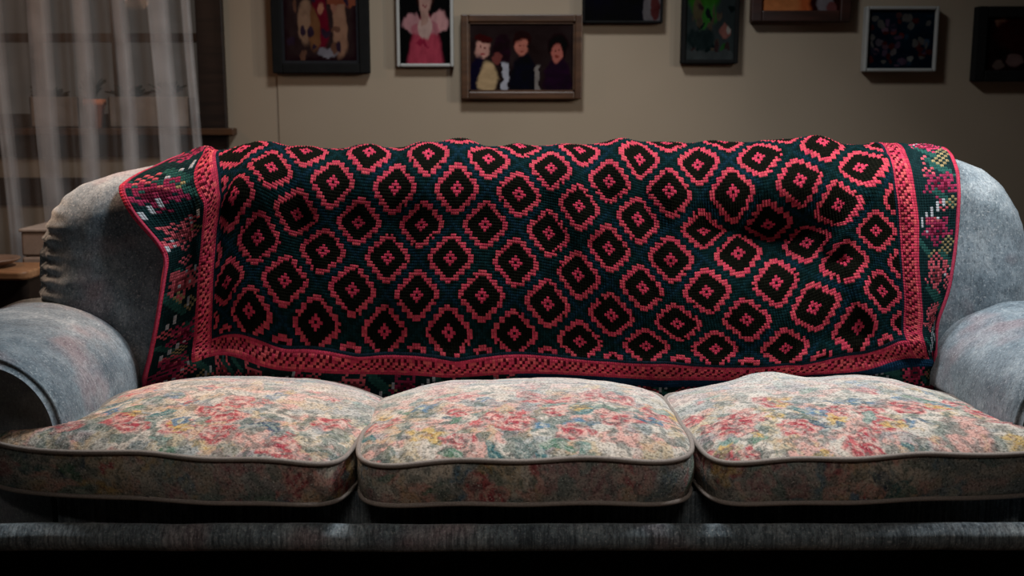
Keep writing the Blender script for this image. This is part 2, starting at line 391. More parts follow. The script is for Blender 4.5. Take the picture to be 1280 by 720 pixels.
framed(496, -60, 567, 84, 4, M_white, [('b', .5, .95, .43, .42, (.30, .045, .07)), ('e', .24, .62, .19, .10, (.34, .17, .18)), ('e', .78, .62, .19, .10, (.40, .21, .21)), ('e', .36, .68, .14, .07, (.30, .10, .12)), ('e', .65, .68, .14, .07, (.32, .12, .14)), ('e', .5, .67, .16, .10, (.38, .26, .23)), ('r', .5, .56, .06, .08, (.30, .18, .15)), ('e', .5, .34, .19, .17, (.03, .016, .012)), ('e', .5, .40, .12, .13, (.34, .20, .17)), ('e', .5, .45, .04, .012, (.20, .06, .06)), ('e', .455, .375, .02, .012, (.08, .04, .03)), ('e', .545, .375, .02, .012, (.08, .04, .03)), ('e', .45, .82, .14, .03, (.20, .02, .04))], (.010, .008, .010),
    'pale framed portrait photo of a person in a pink dress', 2, depth=.035)
framed(577, 19, 727, 124, 9, M_brownwood, [('e', .13, .38, .075, .15, (.42, .22, .18)), ('e', .13, .24, .08, .07, (.04, .01, .01)), ('b', .10, .75, .13, .30, (.012, .01, .02)), ('e', .18, .80, .09, .24, (.36, .25, .14)), ('e', .32, .4, .09, .24, (.018, .010, .014)), ('e', .27, .52, .045, .09, (.13, .04, .035)), ('r', .345, .82, .03, .24, (.30, .30, .34)),
    ('b', .52, .8, .17, .36, (.010, .010, .014)), ('e', .51, .25, .08, .12, (.02, .005, .005)), ('e', .51, .36, .06, .14, (.34, .12, .09)), ('r', .655, .8, .02, .2, (.16, .14, .13)), ('b', .84, .8, .16, .36, (.018, .008, .018)), ('e', .84, .36, .10, .18, (.012, .006, .008)), ('e', .83, .44, .06, .14, (.32, .10, .08)), ('e', .105, .37, .012, .018, (.14, .05, .04)), ('e', .155, .37, .012, .018, (.14, .05, .04)), ('e', .13, .45, .025, .014, (.26, .06, .06)), ('e', .49, .34, .010, .015, (.10, .03, .02)), ('e', .53, .34, .010, .015, (.10, .03, .02)), ('e', .51, .43, .022, .012, (.18, .04, .03)), ('e', .81, .41, .010, .015, (.10, .03, .02)), ('e', .85, .41, .010, .015, (.10, .03, .02)), ('e', .83, .49, .022, .012, (.18, .04, .03))], (.022, .016, .016),
    'brown wooden framed photo of three people in dark clothes', 3, ins=M_brownwood)
framed(728, -90, 828, 30, 3, M_black, [('r', .9, .5, .12, .5, (.10, .09, .095)), ('e', .93, .85, .06, .12, (.06, .02, .02))], (.006, .006, .012),
    'near-black picture with pale right edge, above and right of the three-person photo', 4)
framed(851, -60, 922, 80, 5, M_black, [('e', .35, .40, .32, .20, (.022, .075, .014)), ('e', .42, .58, .22, .12, (.025, .085, .02)), ('e', .25, .52, .12, .1, (.06, .05, .03)), ('e', .8, .72, .12, .06, (.14, .06, .05)), ('e', .86, .70, .05, .04, (.22, .20, .18)), *mush(8, 30, [(.01, .015, .015), (.03, .02, .02), (.02, .06, .02), (.05, .04, .03)], .5), ('e', .3, .8, .3, .1, (.015, .02, .02)), ('r', .5, .97, .5, .05, (.04, .045, .045))], (.025, .03, .03),
    'narrow dark framed picture with bright green foliage', 5)
framed(938, -90, 1062, 28, 13, M_redwood, [('r', .30, .5, .32, .6, (.42, .10, .035)), ('e', .25, .9, .25, .2, (.45, .16, .06)), ('e', .80, .88, .10, .14, (.16, .14, .15)), ('e', .88, .95, .06, .08, (.14, .05, .05))], (.03, .012, .012),
    'dark red-brown framed picture with orange print, cut by the top edge', 6)
framed(1077, 9, 1167, 90, 4, M_white, [('e', *p, .05, .06, c_) for p, c_ in zip([(.24, .33), (.64, .27), (.38, .34), (.18, .55), (.13, .7), (.40, .72), (.66, .85), (.27, .62), (.45, .1), (.75, .58), (.5, .45), (.88, .55)],
    [(.10, .06, .08), (.11, .14, .13), (.10, .03, .03), (.07, .06, .07), (.08, .05, .06), (.09, .08, .08), (.13, .13, .12), (.07, .04, .05), (.06, .03, .03), (.06, .02, .02), (.09, .02, .02), (.04, .06, .09)])]+mush(15, 45, [(.06, .04, .06), (.015, .03, .045), (.05, .015, .015), (.08, .075, .07), (.02, .02, .03)]), (.010, .016, .024),
    'thin white framed dark blue picture of scattered flowers', 7)
framed(1214, 9, 1330, 102, 13, M_black, [('e', .22, .12, .10, .12, (.18, .09, .06)), ('e', .45, .1, .08, .1, (.07, .05, .02)), ('e', .5, .3, .4, .35, (.03, .006, .008)), ('e', .42, .80, .11, .14, (.13, .08, .075)), ('e', .2, .88, .08, .1, (.10, .07, .06)), ('b', .75, .7, .1, .3, (.09, .05, .05))], (.016, .008, .010),
    'black framed dim reddish group picture, rightmost on the wall', 8)

# ------------------------------------------------------------------ sofa
sofa = thing('sofa', 'blue-grey rolled-arm sofa with rounded back under the pink patterned blanket', 'sofa', (.03, 2.35, 0))
# backrest outline (front elevation) read as top height along X
op = [(67, 330), (68, 305), (72, 280), (80, 256), (92, 241), (108, 230), (150, 216), (200, 206), (250, 198), (330, 194), (640, 190), (1000, 187), (1150, 190), (1190, 198), (1222, 210), (1240, 226), (1254, 250), (1263, 280), (1269, 305), (1271, 330)]
ox = np.array([float(at(a, b, 2.79)[0]) for a, b in op]); oz = np.array([float(at(a, b, 2.79)[2]) for a, b in op])
XB0, XB1 = ox[0], ox[-1]
LEAN = .14
def ztop(x): return np.interp(x, ox, oz)
def hthick(x):
    e = .20; d = np.minimum(x-XB0, XB1-x); q = np.clip(1-d/e, 0, 1)
    return .115*np.sqrt(np.maximum(1-q**2.2, 0))+.004
YC = 2.76
def section(x, na=260, zbot=.30):
    """closed-ish profile at x: arrays a (arclength), y, z going up the front, over the top and down the back"""
    h = float(hthick(x)); zt = float(ztop(x)); R = min(h*1.05, .12)
    zf = np.linspace(zbot, zt-R, 90)
    th = np.linspace(math.pi, 0, 80)
    zb = np.linspace(zt-R, zbot, 60)
    z = np.concatenate([zf, zt-R+R*np.sin(th[1:-1]), zb])
    puff = .022*np.sin(np.clip((zf-.42)/max(zt-R-.40, .1), 0, 1)*math.pi)**2
    y = np.concatenate([YC-h-puff*(h/.115), YC+h*np.cos(th[1:-1]), YC+h+0*zb])
    y = y + LEAN*(z-.85)
    a = np.concatenate([[0], np.cumsum(np.hypot(np.diff(y), np.diff(z)))])
    aa = np.linspace(0, a[-1], na)
    return aa, np.interp(aa, a, y), np.interp(aa, a, z)
def dent(X, Z):   # hollows and lumps pressed into the old upholstery, metres towards the back
    d = .062*np.exp(-((X-.60)/.17)**2-((Z-.80)/.085)**2)
    d += .010*np.exp(-((X+.35)/.25)**2-((Z-.78)/.12)**2)
    d -= .012*np.exp(-((X-.22)/.14)**2-((Z-.86)/.15)**2)
    return d*(1-sstep(.82, .91, Z))
# mesh
q = np.linspace(0, 1, 220); xs = XB0+(XB1-XB0)*(.5-.5*np.cos(np.pi*q))*.6+(XB1-XB0)*q*.4
xs[0] = XB0; xs[-1] = XB1
NA = 260; V = np.zeros((len(xs), NA, 3))
for i, x in enumerate(xs):
    aa, y, z = section(x); V[i, :, 0] = x; V[i, :, 1] = y; V[i, :, 2] = z
front = np.arange(NA)[None, :] < NA*.52
X_, Z_ = V[:, :, 0], V[:, :, 2]
V[:, :, 1] += np.where(front, dent(X_, Z_), 0)
# gathered puckers down both rounded ends and gentle lumps
for xe_, sgn in ((XB0, 1), (XB1, -1)):
    d = (X_-xe_)*sgn
    pk = np.exp(-(d/.055)**2)*sstep(.60, .66, Z_)*(1-sstep(.88 if sgn > 0 else .80, .98, Z_))
    V[:, :, 0] += sgn*pk*.005*np.sin(Z_*185+14*d+5*fbm(Z_*9, Z_*0, 2))*(1 if sgn > 0 else .25)
    V[:, :, 1] += pk*.010*np.sin(Z_*185+14*d+5*fbm(Z_*9, Z_*0, 2))*(1 if sgn > 0 else .3)
V[:, :, 1] += (fbm(X_*7, Z_*7, 4)-.5)*.018
V[:, :, 2] += (fbm(X_*6, V[:, :, 1]*6, 8)-.5)*.008*sstep(.7, .95, Z_)
from_np('backrest', V.reshape(-1, 3), grid_faces(len(xs), NA), M_upl, sofa)

def arm(xi, xo, name='arm'):
    """rolled arm between inner face xi and outer face xo"""
    sg = 1 if xo > xi else -1; w = abs(xo-xi); hw = w/2; xc = (xi+xo)/2
    zt = ZA; zr = zt-.20
    th = np.linspace(0, math.pi, 70)
    pr = []
    for z in np.linspace(.10, zr-.01, 24): pr.append((xi+sg*.02, z))
    ex = 2/2.35
    for t_ in th:
        c_ = math.cos(t_); s_ = math.sin(t_)
        pr.append((xc-sg*hw*np.sign(c_)*abs(c_)**ex, zr+.20*s_**ex))
    for z in np.linspace(zr-.01, .10, 24): pr.append((xo-sg*.03, z))
    pr = np.array(pr); n_ = len(pr)
    cen = np.array([xc, zr-.05])
    ys = [2.66, 2.5, 2.35, 2.2, 2.1, 2.04, 2.015, 2.0, 1.99]
    sc = [1, 1, 1, 1, 1, 1, .995, .975, .94]
    yy = np.concatenate([np.linspace(2.72, 2.17, 70), [2.158, 2.145, 2.133, 2.125, 2.12]])
    ss = np.concatenate([np.ones(70), [.998, .99, .975, .955, .93]])
    V = np.zeros((len(yy), n_, 3))
    for i, (y, s_) in enumerate(zip(yy, ss)):
        V[i, :, 0] = cen[0]+(pr[:, 0]-cen[0])*s_; V[i, :, 2] = cen[1]+(pr[:, 1]-cen[1])*s_; V[i, :, 1] = y
    lump = (fbm(V[:, :, 1]*9+xi*3, V[:, :, 0]*5+V[:, :, 2]*5, 6)-.5)
    V[:, :, 2] += lump*.014*sstep(.4, .6, V[:, :, 2]); V[:, :, 0] += lump*.008
    # fine creases across the roll
    V[:, :, 2] += .0018*np.sin(V[:, :, 1]*95+V[:, :, 0]*30+6*lump)*sstep(.5, .62, V[:, :, 2])
    f = grid_faces(len(yy), n_).tolist()
    base = (len(yy)-1)*n_; f.append([base+i for i in range(n_)]); f.append([n_-1-i for i in range(n_)])
    return from_np(name, V.reshape(-1, 3), f, M_upl, sofa), V[-3], cen
ZA = float(at(95, 381, 2.62)[2])
xi = float(at(176, 480, 2.58)[0]); armL, ringL, cL = arm(xi, xi-.50)
xi2 = float(at(1160, 470, 2.58)[0]); ZA += .012; armR, ringR, cR = arm(xi2, xi2+.50)
for a_, rg in ((armL, ringL), (armR, ringR)):
    P = rg.copy(); P[:, 1] -= .002; tv, tq = tube_np(P, .004)
    from_np('piping', tv, tq, M_upl, a_).matrix_parent_inverse = Matrix.Translation((-.03, -2.35, 0)) if False else Matrix.Identity(4)

# front rail: padded, ribbed
zr_top = float(at(640, 657, 1.985)[2]); RS = .02
prof = [(2.30, zr_top-.075), (2.05, zr_top-.070), (2.02, zr_top-.055), (2.00, zr_top-.02), (1.985, zr_top-.002), (1.970, zr_top), (1.952, zr_top-.016), (1.950, zr_top-.032), (1.960, zr_top-.050), (1.985, zr_top-.060), (2.02, zr_top-.064), (2.30, zr_top-.07)]
pp = []
for a, b in zip(prof, prof[1:]):
    for k in range(6): pp.append((a[0]+(b[0]-a[0])*k/6, a[1]+(b[1]-a[1])*k/6))
pp.append(prof[-1]); pp = np.array(pp); pp[:, 0] += RS
for _ in range(3): pp[1:-1] = (pp[:-2]+2*pp[1:-1]+pp[2:])/4
xs = np.linspace(xi-.48, xi2+.48, 300)
V = np.zeros((len(xs), len(pp), 3)); V[:, :, 0] = xs[:, None]; V[:, :, 1] = pp[None, :, 0]; V[:, :, 2] = pp[None, :, 1]
lum = fbm(V[:, :, 0]*5, V[:, :, 2]*7, 11)-.5
V[:, :, 1] += lum*.014; V[:, :, 2] += (fbm(xs*2.2, xs*0, 3)-.5)[:, None]*.016*sstep(.2, .3, V[:, :, 2])
# keep the rail in front of the arms
from_np('front_rail', V.reshape(-1, 3), grid_faces(len(xs), len(pp)), M_rib, sofa)
ZBs = float(at(640, 634, 2.0)[2])
bm = bmesh.new(); box(bm, xi-.02, xi2+.02, 2.10, 2.62, .13, ZBs-.002); bm_obj('seat_deck', bm, M_rib, sofa, bevel=.01)
bm = bmesh.new(); box(bm, xi-.46, xi2+.46, 2.045, 2.06, .06, zr_top-.06); bm_obj('shaded_apron', bm, mat_plain('apron_shade_black', (.006, .006, .007), .95, .05), sofa)  # recessed apron coloured black to stand in for the shade under the rail
for lx in (xi-.38, xi2+.38):
    for ly in (2.08, 2.60):
        bm = bmesh.new(); lathe(bm, [(.018, 0), (.022, .01), (.030, .06), (.034, .09), (.034, .125)], lx, ly, 24); bm_obj('foot', bm, M_darkwood, sofa, True)

# ------------------------------------------------------------------ seat cushions
def flower_paint(x, y, seed, dens, extra=()):
    """woven roses, leaves and blossoms on a cream ground; x, y in metres"""
    r = np.random.default_rng(seed)
    wx = x+(fbm(x*16, y*16, seed)-.5)*.045+(fbm(x*60, y*60, seed+3)-.5)*.020; wy = y+(fbm(x*16, y*16, seed+9)-.5)*.045+(fbm(x*60, y*60, seed+5)-.5)*.020
    c = np.zeros(x.shape+(3,)); c[:] = (.64, .54, .45)
    n1 = fbm(wx*22, wy*22, seed+1); 
    def put(m, colr): 
        nonlocal c
        m = np.clip(m, 0, 1)[..., None]; c = c*(1-m)+np.array(colr)*m
    put(.4*sstep(.53, .62, n1), (.38, .40, .37)); put(.8*sstep(.50, .60, fbm(wx*14, wy*24, seed+2)), (.62, .30, .25))
    put(.6*sstep(.56, .62, fbm(wx*18, wy*18, seed+7)), (.15, .22, .25)); put(.6*sstep(.57, .63, fbm(wx*26, wy*20, seed+8)), (.50, .36, .19))
    put(.7*sstep(.59, .64, fbm(wx*30, wy*26, seed+13)), (.09, .15, .13))
    X0, X1, Y0, Y1 = x.min(), x.max(), y.min(), y.max()
    items = []
    for i in range(int(95*dens)):
        items.append((r.uniform(X0, X1), r.uniform(Y0, Y1), r.choice(['rose', 'rose', 'leaf', 'leaf', 'leaf', 'och', 'blue', 'small']), r.uniform(.7, 1.25), r.uniform(0, 6.28)))
    items += list(extra)
    for cx, cy, k, sz, an in items:
        dx = wx-cx; dy = wy-cy; rr = np.hypot(dx, dy); ang = np.arctan2(dy, dx)
        if k == 'rose':
            R = .035*sz; pet = R*(1+.14*np.sin(ang*5+an))
            m = 1-sstep(.85, 1.1, rr/pet); sp = np.sin(rr/R*9+ang*2+an)
            put(m*.95, (.52, .17, .16)); put(m*sstep(.1, .7, sp), (.66, .36, .30)); put(m*sstep(.2, .8, -sp)*.9, (.40, .07, .08)); put(m*(1-sstep(.15, .35, rr/R)), (.38, .05, .07))
        elif k == 'leaf':
            ca, sa = math.cos(an), math.sin(an); a1 = (dx*ca+dy*sa)/(.030*sz); b1 = (-dx*sa+dy*ca)/(.011*sz)
            m = 1-sstep(.8, 1.15, np.hypot(a1, b1)); cc = [(.05, .16, .17), (.10, .20, .13), (.05, .09, .14), (.16, .26, .22)][int(an*7) % 4]
            put(m*.92, cc); put(m*(1-sstep(.1, .25, abs(b1)))*.7, (.30, .36, .30))
        elif k == 'och':
            R = .019*sz; m = 1-sstep(.8, 1.15, rr/(R*(1+.25*np.sin(ang*5+an)))); put(m*.9, (.58, .38, .14)); put(m*(1-sstep(.2, .4, rr/R)), (.34, .16, .06))
        elif k == 'blue':
            R = .019*sz; m = 1-sstep(.8, 1.15, rr/(R*(1+.3*np.sin(ang*4+an)))); put(m*.9, (.10, .20, .30)); put(m*(1-sstep(.2, .4, rr/R)), (.50, .48, .35))
        else:
            R = .013*sz; m = 1-sstep(.8, 1.2, rr/(R*(1+.3*np.sin(ang*5+an)))); put(m*.95, (.55, .13, .13))
    brk = sstep(.50, .62, fbm(x*110, y*90, seed+31))[..., None]*.5; c = c*(1-brk)+np.array([.50, .46, .40])*brk
    dkk = sstep(.56, .64, fbm(x*75, y*75, seed+37))[..., None]*.6; c = c*(1-dkk)+np.array([.10, .12, .11])*dkk
    return c
def cushion(name, label, cx, cy, w, d, rot, zb, zp, dome, seed, bow=.03, ear=0, extra=(), bump=None, fade=.5, tilt=0):
    t = thing(name, label, 'cushion', (cx, cy, zb), rot, 'floral seat cushions')
    N = 760; a = np.linspace(0, 2*math.pi, N, endpoint=False)
    EXF, EXB = 2/9.0, 2/3.2
    # even spacing along the outline
    dense = np.linspace(0, 2*math.pi, 20000); ex = np.where(np.sin(dense) < 0, EXF, EXB); ux = np.sign(np.cos(dense))*abs(np.cos(dense))**ex*w/2; uy = np.sign(np.sin(dense))*abs(np.sin(dense))**ex*d/2
    L = np.concatenate([[0], np.cumsum(np.hypot(np.diff(ux), np.diff(uy)))]); q = np.linspace(0, L[-1], N, endpoint=False)
    OX = np.interp(q, L, ux); OY = np.interp(q, L, uy)
    def earf(X, Y):   # ear of the cushion wrapping round the arm front
        return X + (ear*sstep(.17, .235, -Y)*sstep(.3, 1, X*2/w*np.sign(ear)) if ear else 0)
    def bowf(X, Y):   # front edge swells towards the room
        return Y - bow*(1-(2*X/w)**2)*sstep(-.1, 1, -2*Y/d)
    wav = .0045*np.sin(q*11+seed)+.004*np.sin(q*23+seed*2)
    rho = np.concatenate([[0.001], np.linspace(.03, .9, 88), np.linspace(.907, 1, 20)])
    rings = []
    for s_ in rho:
        X = OX*s_; Y = OY*s_
        z = zp-zb + wav*s_**8 + dome*np.maximum(1-s_**4.2, 0)**.66*(1+.30*(1-s_**2))
        z = z + (fbm(X*8+seed, Y*8, seed)-.5)*.014*(1-s_**10) + tilt*X
        if bump: 
            for bx, by, br, bh in bump: z = z + bh*np.exp(-((X-bx)**2+(Y-by)**2)/br**2)*(1-s_**20)
        # woven creases running over the front edge
        z = z - .0016*np.sin(X*150+4*fbm(X*9, X*0, seed))*sstep(.5, .95, s_)*(1-s_**30)*(Y < 0)
        rings.append(np.stack([earf(X, Y), bowf(X, Y), z], -1))
    ntop = len(rings)
    ns = 22
    for k in range(1, ns+1):
        f_ = k/ns; s_ = 1+.022*math.sin(math.pi*f_)-.006*f_
        X = OX*s_; Y = OY*s_; z = (zp-zb+wav+tilt*X)*(1-f_)+(.010+.5*wav)*f_
        sag = .006*np.sin(q*31+seed)*math.sin(math.pi*f_)
        rings.append(np.stack([earf(X, Y)*(1+sag), bowf(X, Y)+sag*.6, z], -1))
    nside = len(rings)
    for s_ in (.93, .7, .35, .01):
        rings.append(np.stack([earf(OX, OY)*s_, bowf(OX*s_, OY*s_), np.full(N, .002)], -1))
    R = np.array(rings)                       # (rings, N, 3)
    top = R[:ntop]; side = R[ntop:]
    ctop = flower_paint(top[..., 0], top[..., 1], seed, 1.0, extra)
    # older, paler weave towards the back of the seat
    fd = sstep(-.12, .22, top[..., 1])*fade; streak = fbm(top[..., 0]*6, top[..., 1]*60, seed+20); st2 = sstep(.52, .62, fbm(top[..., 0]*5, top[..., 1]*45, seed+25))[..., None]*.6
    st3 = sstep(.56, .64, fbm(top[..., 0]*4, top[..., 1]*50, seed+28))[..., None]*.6
    pale = np.array([.62, .57, .52])*(.8+.4*streak)[..., None]; pale = pale*(1-st2)+np.array([.60, .36, .33])*st2; pale = pale*(1-st3)+np.array([.30, .37, .38])*st3
    ctop = ctop*(1-fd[..., None])+pale*fd[..., None]
    per = np.broadcast_to(q, side.shape[:2]); cs = flower_paint(per, side[..., 2], seed+50, 1.0)*np.array([.8, .78, .74])
    gr = np.array([.20, .23, .22])*np.ones(cs.shape); mm = (.10+.45*sstep(.4, .6, fbm(per*5, per*0, seed+4)))[..., None]
    cs = cs*(1-mm)+gr*mm
    col = np.concatenate([ctop, cs]).reshape(-1, 3)
    i = np.arange(len(R)-1)[:, None]; j = np.arange(N)[None, :]
    f = np.stack([i*N+j, (i+1)*N+j, (i+1)*N+(j+1) % N, i*N+(j+1) % N], -1).reshape(-1, 4)
    from_np('cushion_body', R.reshape(-1, 3), f, M_cush, t, True, ('POINT', col), local=True)
    P = R[ntop-1].copy(); P[:, 2] += .001; P[:, :2] *= 1.006
    tv, tq = tube_np(P, .0052, 10, True); from_np('piping', tv, tq, M_pipe, t, local=True)
    P = R[nside-1].copy(); P[:, :2] *= 1.008
    tv, tq = tube_np(P, .0048, 10, True); from_np('piping', tv, tq, M_pipe, t, local=True)
    return t
X1c = float(at(439, 575, 1.99)[0]); X2c = float(at(871, 575, 1.99)[0])
ZB = float(at(640, 634, 2.0)[2]); ZP = float(at(640, 577, 1.99)[2])
print('dims', X1c, X2c, ZB, ZP, zr_top, ZA, xi, xi2, XB0, XB1)
wc = X2c-X1c
cushion('seat_cushion', 'middle floral seat cushion, the rounded one between the other two', (X1c+X2c)/2, 2.292, wc+.004, .585, math.radians(1.0), ZB, ZP, .037, 21, bow=.012, tilt=.010,
        extra=[(-.02, -.17, 'rose', 1.2, 1), (.20, -.17, 'rose', 1.3, 3), (.10, -.22, 'rose', 1.0, 2), (-.20, -.22, 'och', 1.9, 1), (-.13, -.25, 'rose', .8, 4), (-.10, -.18, 'small', 1.4, 1)], fade=.75)
wl = X1c-xi
cushion('seat_cushion', 'left floral seat cushion with flat front, against the left arm', xi+wl/2+.006, 2.306, wl+.014, .56, math.radians(-8), ZB, ZP+.003, .032, 34, bow=.025, ear=-.13, tilt=-.022,
        extra=[(-.02, -.21, 'och', 1.3, 1), (-.05, -.18, 'blue', 1.0, 1), (.12, -.17, 'leaf', 1.3, .3), (.15, -.20, 'leaf', 1.2, 2), (-.14, -.22, 'rose', 1.0, 2), (.06, -.22, 'rose', 1.1, 2), (.02, -.05, 'rose', 1.0, 1), (-.27, -.22, 'rose', 1.0, 4)], fade=.72)
wr_ = xi2-X2c
cushion('seat_cushion', 'right floral seat cushion with peaked back, against the right arm', X2c+wr_/2+.006, 2.310, wr_+.010, .56, math.radians(6.5), ZB, ZP+.002, .034, 47, bow=.028, ear=.13, tilt=.012,
        extra=[(.12, -.12, 'rose', 1.1, 1), (-.06, -.16, 'och', 1.3, 1), (-.08, -.12, 'blue', 1.3, 1), (.06, -.21, 'och', 1.2, 3), (-.14, -.2, 'rose', 1.1, 2), (-.27, -.17, 'rose', 1.2, 3), (.30, -.14, 'rose', 1.2, 3), (.02, -.17, 'leaf', 1.2, 1)], bump=[(-.06, .20, .07, .014)], fade=.72)

# ------------------------------------------------------------------ the blanket
rowsd = {0: (9, [(648,188),(723,193),(798,206),(871,211),(947,202),(1026,192)]),
 1: (4, [(460,198),(534,202),(609,203),(688,215),(760,230),(834,240),(913,240),(996,230),(1073,214)]),
 2: (1, [(338,216),(415,230),(493,236),(570,237),(647,242),(722,259),(795,273),(876,286),(959,274),(1044,254)]),
 3: (0, [(292,243),(371,266),(447,276),(526,280),(605,279),(685,290),(759,309),(835,326),(920,321),(1007,305)]),
 4: (1, [(322,296),(403,313),(484,322),(561,322),(643,327),(721,341),(801,357),(880,364),(968,355),(1053,326)]),
 5: (2, [(355,349),(439,360),(520,367),(601,367),(683,376),(762,390),(844,401),(931,396),(1013,383)]),
 6: (1, [(310,383),(393,397),(479,409),(559,409),(641,411),(723,422),(806,428),(893,432),(980,431),(1071,402)])}
cps = []
for r_, (k0, pts) in rowsd.items():
    for i, (a, b) in enumerate(pts): cps.append((k0+2*i, r_, a, b))
KL0, KL1, KL2 = -2.25, -1.20, -.60       # left: outer edge, band outer, band inner
KR2, KR1, KR0 = 20.85, 21.45, 22.65      # right: band inner, band outer, outer edge
RB2, RB1, RB0 = 6.65, 7.25, 8.3          # bottom band top, band bottom, hem
cps += [(KL0, .2, 200, 211), (KL0, -.6, 250, 193), (KL0, 1.1, 150, 238), (KL0, 2.4, 180, 287), (KL0, 3.2, 205, 320), (KL0, 4, 204, 348), (KL0, 5, 196, 398), (KL0, 6, 188, 435), (KL0, RB1, 180, 470), (KL0, RB0, 176, 500),
        (KL1, .6, 252, 205), (KL1, 2, 255, 258), (KL1, 3, 253, 292), (KL1, 4, 250, 330), (KL1, 5, 247, 375), (KL1, 6, 244, 415), (KL1, RB1, 243, 446), (KL1, RB0, 238, 490),
        (KL2, .7, 268, 200), (KL2, 2, 273, 240), (KL2, 4, 268, 325), (KL2, 5, 266, 363), (KL2, RB2, 264, 421),
        (2.1, RB2, 356, 432), (4.3, RB2, 450, 442), (7.2, RB2, 570, 446), (11.9, RB2, 760, 447), (13.6, RB2, 830, 449), (15.7, RB2, 918, 454), (17.9, RB2, 1015, 447), (19.3, RB2, 1075, 436), (KR2, RB2, 1130, 421),
        (2.0, RB1, 345, 457), (4.4, RB1, 450, 464), (7.3, RB1, 575, 468), (12.0, RB1, 765, 468), (13.6, RB1, 828, 473), (15.7, RB1, 918, 473), (17.8, RB1, 1010, 464), (19.5, RB1, 1090, 454), (KR1, RB1, 1160, 446),
        (2.0, RB0, 340, 500), (7.3, RB0, 575, 505), (12, RB0, 765, 500), (15.7, RB0, 918, 498), (19.5, RB0, 1095, 490), (KR1, RB0, 1164, 482), 
        (KR2, .4, 1110, 194), (KR2, 2, 1121, 250), (KR2, 4, 1127, 330), (KR2, 5.7, 1130, 392),
        (KR1, .4, 1131, 194), (KR1, 2, 1144, 250), (KR1, 4, 1147, 330), (KR1, 5.7, 1153, 400),
        (KR0, .2, 1187, 193), (KR0, 1.2, 1197, 222), (KR0, 2.2, 1198, 256), (KR0, 3.7, 1194, 316), (KR0, 5, 1185, 366), (KR0, 6, 1171, 402), (KR0, RB1, 1168, 450), (KR0, RB0, 1166, 485),
        (2, 1, 380, 196), (0, 1, 300, 196)]
cps = np.array(cps, float)
def tps_fit(P, val, lam=.02):
    n_ = len(P); d2 = ((P[:, None]-P[None])**2).sum(-1); K = np.where(d2 > 0, .5*d2*np.log(d2+1e-12), 0)+lam*np.eye(n_)
    A = np.zeros((n_+3, n_+3)); A[:n_, :n_] = K; A[:n_, n_] = 1; A[:n_, n_+1:] = P; A[n_:, :n_] = A[:n_, n_:].T
    return np.linalg.solve(A, np.concatenate([val, [0, 0, 0]]))
def tps_eval(P, w, Q):
    out = np.empty(len(Q))
    for s_ in range(0, len(Q), 20000):
        q_ = Q[s_:s_+20000]; d2 = ((q_[:, None]-P[None])**2).sum(-1)
        out[s_:s_+20000] = (.5*d2*np.log(d2+1e-12))@w[:len(P)]+w[len(P)]+q_@w[len(P)+1:]
    return out
Sx0, Sx1 = round(12*KL0), round(12*KR0); T1_ = round(12*RB0); T0_ = -50      # stitches
ks = np.arange(Sx0*2, Sx1*2+1)/24.0           # half-stitch columns
rs = np.arange(T0_, T1_+1)/12.0
nk, nr = len(ks), len(rs)
KK, RR = np.meshgrid(ks, rs, indexing='ij')
RR = RR + np.where((np.arange(nk) % 2)[:, None] == 1, .5/12, 0)            # V-shaped stitches
Pn = cps[:, :2].copy(); wpx = tps_fit(Pn, cps[:, 2]); wpy = tps_fit(Pn, cps[:, 3])
Q = np.stack([KK.ravel(), RR.ravel()], -1)
PX = tps_eval(Pn, wpx, Q).reshape(nk, nr); PY = tps_eval(Pn, wpy, Q).reshape(nk, nr)
# table of sections
gx = np.linspace(XB0+.01, XB1-.01, 180); tabY = []; tabZ = []; tabA = None; amax = []
NAg = 400; AG = np.linspace(0, 1.55, NAg)
for x in gx:
    aa, y, z = section(x, 700); amax.append(aa[-1]); tabY.append(np.interp(AG, aa, y)); tabZ.append(np.interp(AG, aa, z))
tabY = np.array(tabY); tabZ = np.array(tabZ)
fr = AG[None, :] < .62
tabY += np.where(fr, dent(gx[:, None]*np.ones_like(tabZ), tabZ), 0)
tpy = proj(0*tabY, tabY, tabZ)[1]
isil = tpy.argmin(1); sil = tpy.min(1)
def surf(X, A):
    fi = np.clip((X-gx[0])/(gx[1]-gx[0]), 0, len(gx)-1.001); i = fi.astype(int); f = fi-i
    fj = np.clip(A/(AG[1]-AG[0]), 0, NAg-1.001); j = fj.astype(int); g = fj-j
    def L(T): return (T[i, j]*(1-f)+T[i+1, j]*f)*(1-g)+(T[i, j+1]*(1-f)+T[i+1, j+1]*f)*g
    return L(tabY), L(tabZ)
pyg = np.linspace(186, 560, 600)
inv = np.zeros((len(gx), len(pyg)))
for i in range(len(gx)):
    e = isil[i]; yy = tpy[i, :e+1][::-1]; inv[i] = np.interp(pyg, yy, AG[:e+1][::-1])
def a_of(X, py):
    fi = np.clip((X-gx[0])/(gx[1]-gx[0]), 0, len(gx)-1.001); i = fi.astype(int); f = fi-i
    fj = np.clip((py-pyg[0])/(pyg[1]-pyg[0]), 0, len(pyg)-1.001); j = fj.astype(int); g = fj-j
    return (inv[i, j]*(1-f)+inv[i+1, j]*f)*(1-g)+(inv[i, j+1]*(1-f)+inv[i+1, j+1]*f)*g
X = at(PX, PY, 2.66)[0]
for _ in range(5):
    A = a_of(X, PY); Y, Z = surf(X, A)
    X = at(PX, PY, Y-.018)[0]
